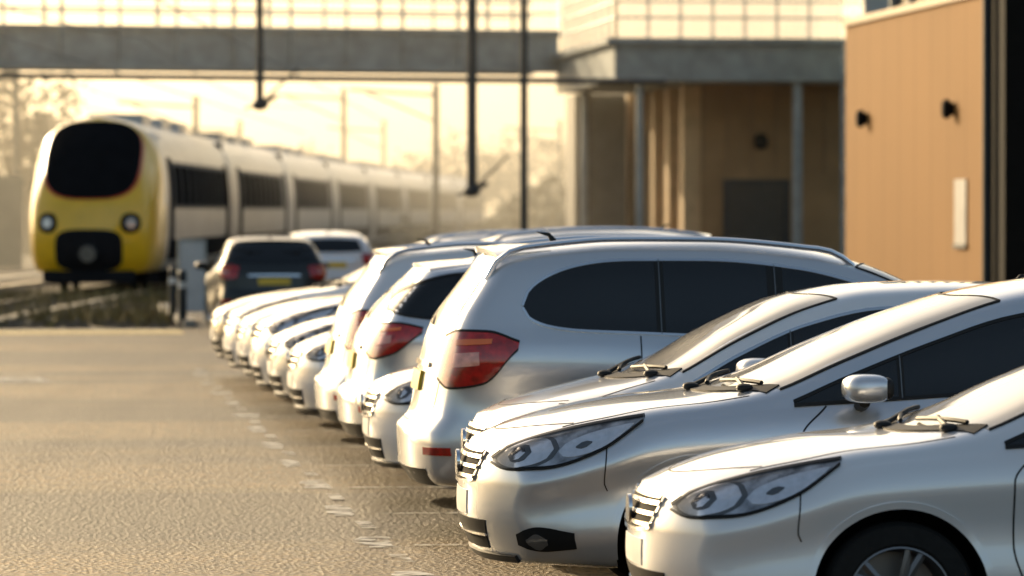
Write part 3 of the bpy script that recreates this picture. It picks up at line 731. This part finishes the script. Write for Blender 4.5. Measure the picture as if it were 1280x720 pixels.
for xx in (-14.,): g.tube([(xx,119.5,0),(xx,119.5,5.6)],.2,12)
g.make('columns',steel_l,fb,True)
g=Geo(); gx=locX(745,125); g.box(gx-.6,gx+.8,124.8,127,0,5.04); g.make('stair_tower',simple('tower_panel',(.20,.19,.17),.6),fb)
lt=empty('glass_lift_tower')
g=Geo(); g.box(19.5,22.6,106.2,109.6,0,11); g.make('glass_panels',simple('lift_glass',(.38,.46,.50),.12,.2,.5),lt)
g=Geo()
for xx in(19.44,20.5,21.5,22.6):
    g.box(xx,xx+.08,106.1,106.198,0,11)
for z in(2.5,5,6.3,7.6,9): g.box(19.44,22.68,106.0,106.099,z,z+.08)
g.make('frame',steel_l,lt)
# OLE gantry
def vmast(g,px,Y,y0,y1,r,n=8):
    X=locX(px,Y); za=zat(y0,px,Y); zb_=max(zat(y1,px,Y),-.03); g.tube([(X,Y,za),(X,Y,zb_)],r,n); return X
og=empty('overhead_line_gantry'); YG=108
g=Geo()
xs_=vmast(g,655,YG,-60,400,.09)
vmast(g,590,YG,-60,244,.12); vmast(g,325,YG,-60,132,.09)
zG=zat(93,400,YG); 
g.tube([(-22,YG,zG+.08),(15,YG,zG-.15)],.07,8); g.tube([(-22,YG,8.2),(15,YG,8.0)],.07,8)
g.tube([(-22,YG,0),(-22,YG,8.4)],.14,8)
for px_,y0_,y1_ in((325,60,130),(590,90,238)):
    X=locX(px_,YG)
    for (a_,b_) in (((0,zat(y1_,px_,YG)),(.9,zat(y1_-45,px_,YG))),((0,zat(y1_,px_,YG)),(-.35,zat(y1_+6,px_,YG)))):
        g.tube([(X+a_[0],YG,a_[1]),(X+b_[0],YG,b_[1])],.03,6)
    for k in range(4): ellipsoid(g,(X+.05+.18*k*.5,YG,zat(y1_,px_,YG)+.05*k),(.09,.09,.05),8,6,2)
    ellipsoid(g,(X,YG,zat(y1_,px_,YG)-.02),(.2,.2,.14),10,8,2)
g.make('masts_and_beams',dsteel,og,True)
g=Geo()
dv=Vector((math.sin(a0),math.cos(a0),0))
for off,z in((0,4.9),(0,5.9),(-4,4.9),(-4,5.9),(3.2,5.3)):
    for seg in range(2):
        s0=P0+Vector((off,0,0))+dv*(-60+seg*72); s1=s0+dv*72; pts=[]
        for k in range(13):
            t=k/12; p=s0.lerp(s1,t); pts.append((p.x,p.y,z-(.5*4*t*(1-t) if z>5.5 else 0)))
        g.tube(pts,.012,5)
g.make('contact_wires',dsteel,og)
og2=empty('distant_overhead_masts'); g=Geo()
for px_,Y_,top in((245,190,120),(300,230,150),(480,260,150),(430,210,110),(545,170,105),(700,260,150),(20,170,90)):
    X=vmast(g,px_,Y_,top,400,.12)
    zt=zat(top+14,px_,Y_); g.tube([(X,Y_,zt),(X-3.2,Y_,zt+.2)],.06,6); g.tube([(X,Y_,zt-1),(X-2.6,Y_,zt+.1)],.04,6)
g.make('masts',dsteel,og2,True)
s=empty('notice_board',(locX(240,77),77,0))
g=Geo(); g.box(-.2,.2,-.03,.03,.15,1.32); g.make('panel',simple('board_grey',(.55,.57,.58),.5),s,bevel=.01)
g=Geo(); g.box(-.24,-.2,-.04,.04,-.03,1.36);g.box(.2,.24,-.04,.04,-.03,1.36);g.box(-.199,.199,-.04,.04,1.325,1.365); g.make('frame',steel_l,s)
for px_,Y_ in((216,77),(228,72.6)):
    s=empty('bollard',(locX(px_,Y_),Y_,0)); g=Geo(); g.tube([(0,0,-.03),(0,0,.85)],.07,10); ellipsoid(g,(0,0,.86),(.072,.072,.05),10,6,2); g.make('post',dsteel,s,True)
    g=Geo(); g.tube([(0,0,.62),(0,0,.72)],.073,10); g.make('band',M['plate_w'],s,True)
# ---------------------------------------------------------------- trees
lf=simple('foliage',(.11,.085,.04),.9,var=.5,scale=.6)
bk=simple('bark',(.10,.075,.05),.9)
def trees(name,items,leaf,nl,nb=16):
    gt=Geo();gl=Geo()
    for (X,Y,h) in items:
        gt.tube([(X,Y,0),(X+random.uniform(-.2,.2),Y,h*.35),(X+random.uniform(-.4,.4),Y,h*.75)],.03*h,6,r2=.008*h)
        cl=[]
        for k in range(nb):
            a=random.uniform(0,6.28); z0=h*random.uniform(.25,.65); r=h*random.uniform(.12,.36); z1=z0+h*random.uniform(.1,.35)
            p=(X+r*math.cos(a),Y+r*math.sin(a),min(z1,h)); gt.tube([(X,Y,z0),((X+p[0])/2,(Y+p[1])/2,z0*.4+p[2]*.6),p],.010*h,5,r2=.003*h); cl.append(p)
            for q in range(3):
                p2=(p[0]+random.uniform(-.1,.1)*h,p[1]+random.uniform(-.1,.1)*h,min(h,p[2]+random.uniform(0,.12)*h)); gt.tube([p,p2],.004*h,4,r2=.002*h); cl.append(p2)
        for c in cl:
            for q in range(nl):
                p=Vector((random.gauss(c[0],h*.05),random.gauss(c[1],h*.05),random.gauss(c[2],h*.04))); u=Vector(np.random.randn(3)).normalized()*leaf; v=u.orthogonal().normalized()*leaf*.7
                b=len(gl.v); gl.v+=[tuple(p-u),tuple(p+v),tuple(p+u),tuple(p-v)]; gl.f.append((b,b+1,b+2,b+3))
    r=empty(name); gt.make('trunks_and_limbs',bk,r); gl.make('foliage',lf,r)
it=[]
for px_ in range(-60,760,30):
    Y_=random.uniform(260,360); h=random.uniform(3.5,7.0)
    if 60<px_<230: h*=.8
    it.append((locX(px_+random.uniform(-10,10),Y_),Y_,h))
trees('distant_tree_row',it,.18,5)
it=[(locX(p,190+random.uniform(-10,10)),190+random.uniform(-10,10),h) for p,h in((-30,8),(10,7),(35,7.5))]
trees('trackside_tree_row',it,.16,10)
it=[(-38+k*7.5+random.uniform(-1.5,1.5),-42+random.uniform(-4,4),random.uniform(5,8)) for k in range(16)]
trees('added_reflection_trees',it,.5,9)  # unseen trees behind the camera, added for the car paint to reflect
g=Geo()
for i in range(5000):
    p=Vector((random.uniform(-60,90),-38+random.uniform(-1,1),random.uniform(.1,2.0))); u=Vector(np.random.randn(3)).normalized()*.3; v=u.orthogonal().normalized()*.25
    b=len(g.v); g.v+=[tuple(p-u),tuple(p+v),tuple(p+u),tuple(p-v)]; g.f.append((b,b+1,b+2,b+3))
g.make('added_reflection_hedge',lf)  # unseen hedge behind the camera, added as a dark reflection in car sides
g=Geo()
for i in range(9000):
    px_=random.uniform(-80,800); Y_=random.uniform(200,340); X=locX(px_,Y_); h=random.uniform(0,2.6)*(0.6+.4*math.sin(px_*.03)+.3*math.sin(px_*.011)); u=Vector(np.random.randn(3)).normalized()*.3; v=u.orthogonal().normalized()*.25; p=Vector((X,Y_,max(h,.05)))
    b=len(g.v); g.v+=[tuple(p-u),tuple(p+v),tuple(p+u),tuple(p-v)]; g.f.append((b,b+1,b+2,b+3))
g.make('distant_hedge',lf)
db=empty('distant_building'); g=Geo(); X=locX(706,300); g.box(X-1.6,X+1.8,300,306,0,2.6); g.make('walls',brick,db)
g=Geo(); g.box(X-1.8,X+2.0,299.8,306.2,2.6,2.8); g.make('roof',dsteel,db)
g=Geo(); g.box(-18,locX(28,150),150,150.3,0,3.0); g.make('trackside_wall',simple('wall_tan',(.36,.3,.2),.85,var=.2,scale=.7))
# ---------------------------------------------------------------- haze volume
hm=bpy.data.materials.new('haze'); hm.use_nodes=True; nt=hm.node_tree; nt.nodes.clear()
o=nt.nodes.new('ShaderNodeOutputMaterial'); v=nt.nodes.new('ShaderNodeVolumeScatter'); v.inputs['Color'].default_value=(1,.95,.82,1); v.inputs['Density'].default_value=.0030; v.inputs['Anisotropy'].default_value=.75
nt.links.new(v.outputs[0],o.inputs['Volume'])
g=Geo(); g.box(-150,200,104,520,-.02,24); g.make('haze',hm)
# ---------------------------------------------------------------- light
EL=math.radians(16); AZ=math.radians(-24)
w=bpy.data.worlds.new('World'); scene.world=w; w.use_nodes=True; nt=w.node_tree
bg=nt.nodes['Background']; sky=nt.nodes.new('ShaderNodeTexSky'); sky.sky_type='NISHITA'; sky.sun_disc=False; sky.sun_elevation=EL; sky.sun_rotation=AZ
sky.dust_density=3.6; sky.air_density=1.0; sky.ozone_density=1.4
mx=nt.nodes.new('ShaderNodeMix'); mx.data_type='RGBA'; mx.blend_type='MULTIPLY'; mx.clamp_result=False; mx.inputs[0].default_value=1; mx.inputs[7].default_value=(1.52,1.41,1.22,1)
nt.links.new(sky.outputs[0],mx.inputs[6]); nt.links.new(mx.outputs[2],bg.inputs[0]); bg.inputs[1].default_value=.15
D=Vector((math.sin(AZ)*math.cos(EL),math.cos(AZ)*math.cos(EL),math.sin(EL)))
sl=bpy.data.lights.new('sun','SUN'); sl.energy=5; sl.angle=math.radians(.5); sl.color=(1,.77,.46)
so=bpy.data.objects.new('sun',sl); scene.collection.objects.link(so); so.rotation_euler=D.to_track_quat('Z','Y').to_euler()
# ---------------------------------------------------------------- camera
cam=bpy.data.cameras.new('camera'); co=bpy.data.objects.new('camera',cam); scene.collection.objects.link(co)
cam.lens=F*36/1280; cam.clip_end=5000; cam.clip_start=.5
co.location=(0,0,CH); co.rotation_euler=(math.pi/2-math.atan(95/F),0,-TH)
cam.dof.use_dof=True; cam.dof.focus_distance=21.8; cam.dof.aperture_fstop=3.6
scene.camera=co
scene.view_settings.view_transform='Standard'; scene.view_settings.look='None'; scene.view_settings.exposure=0
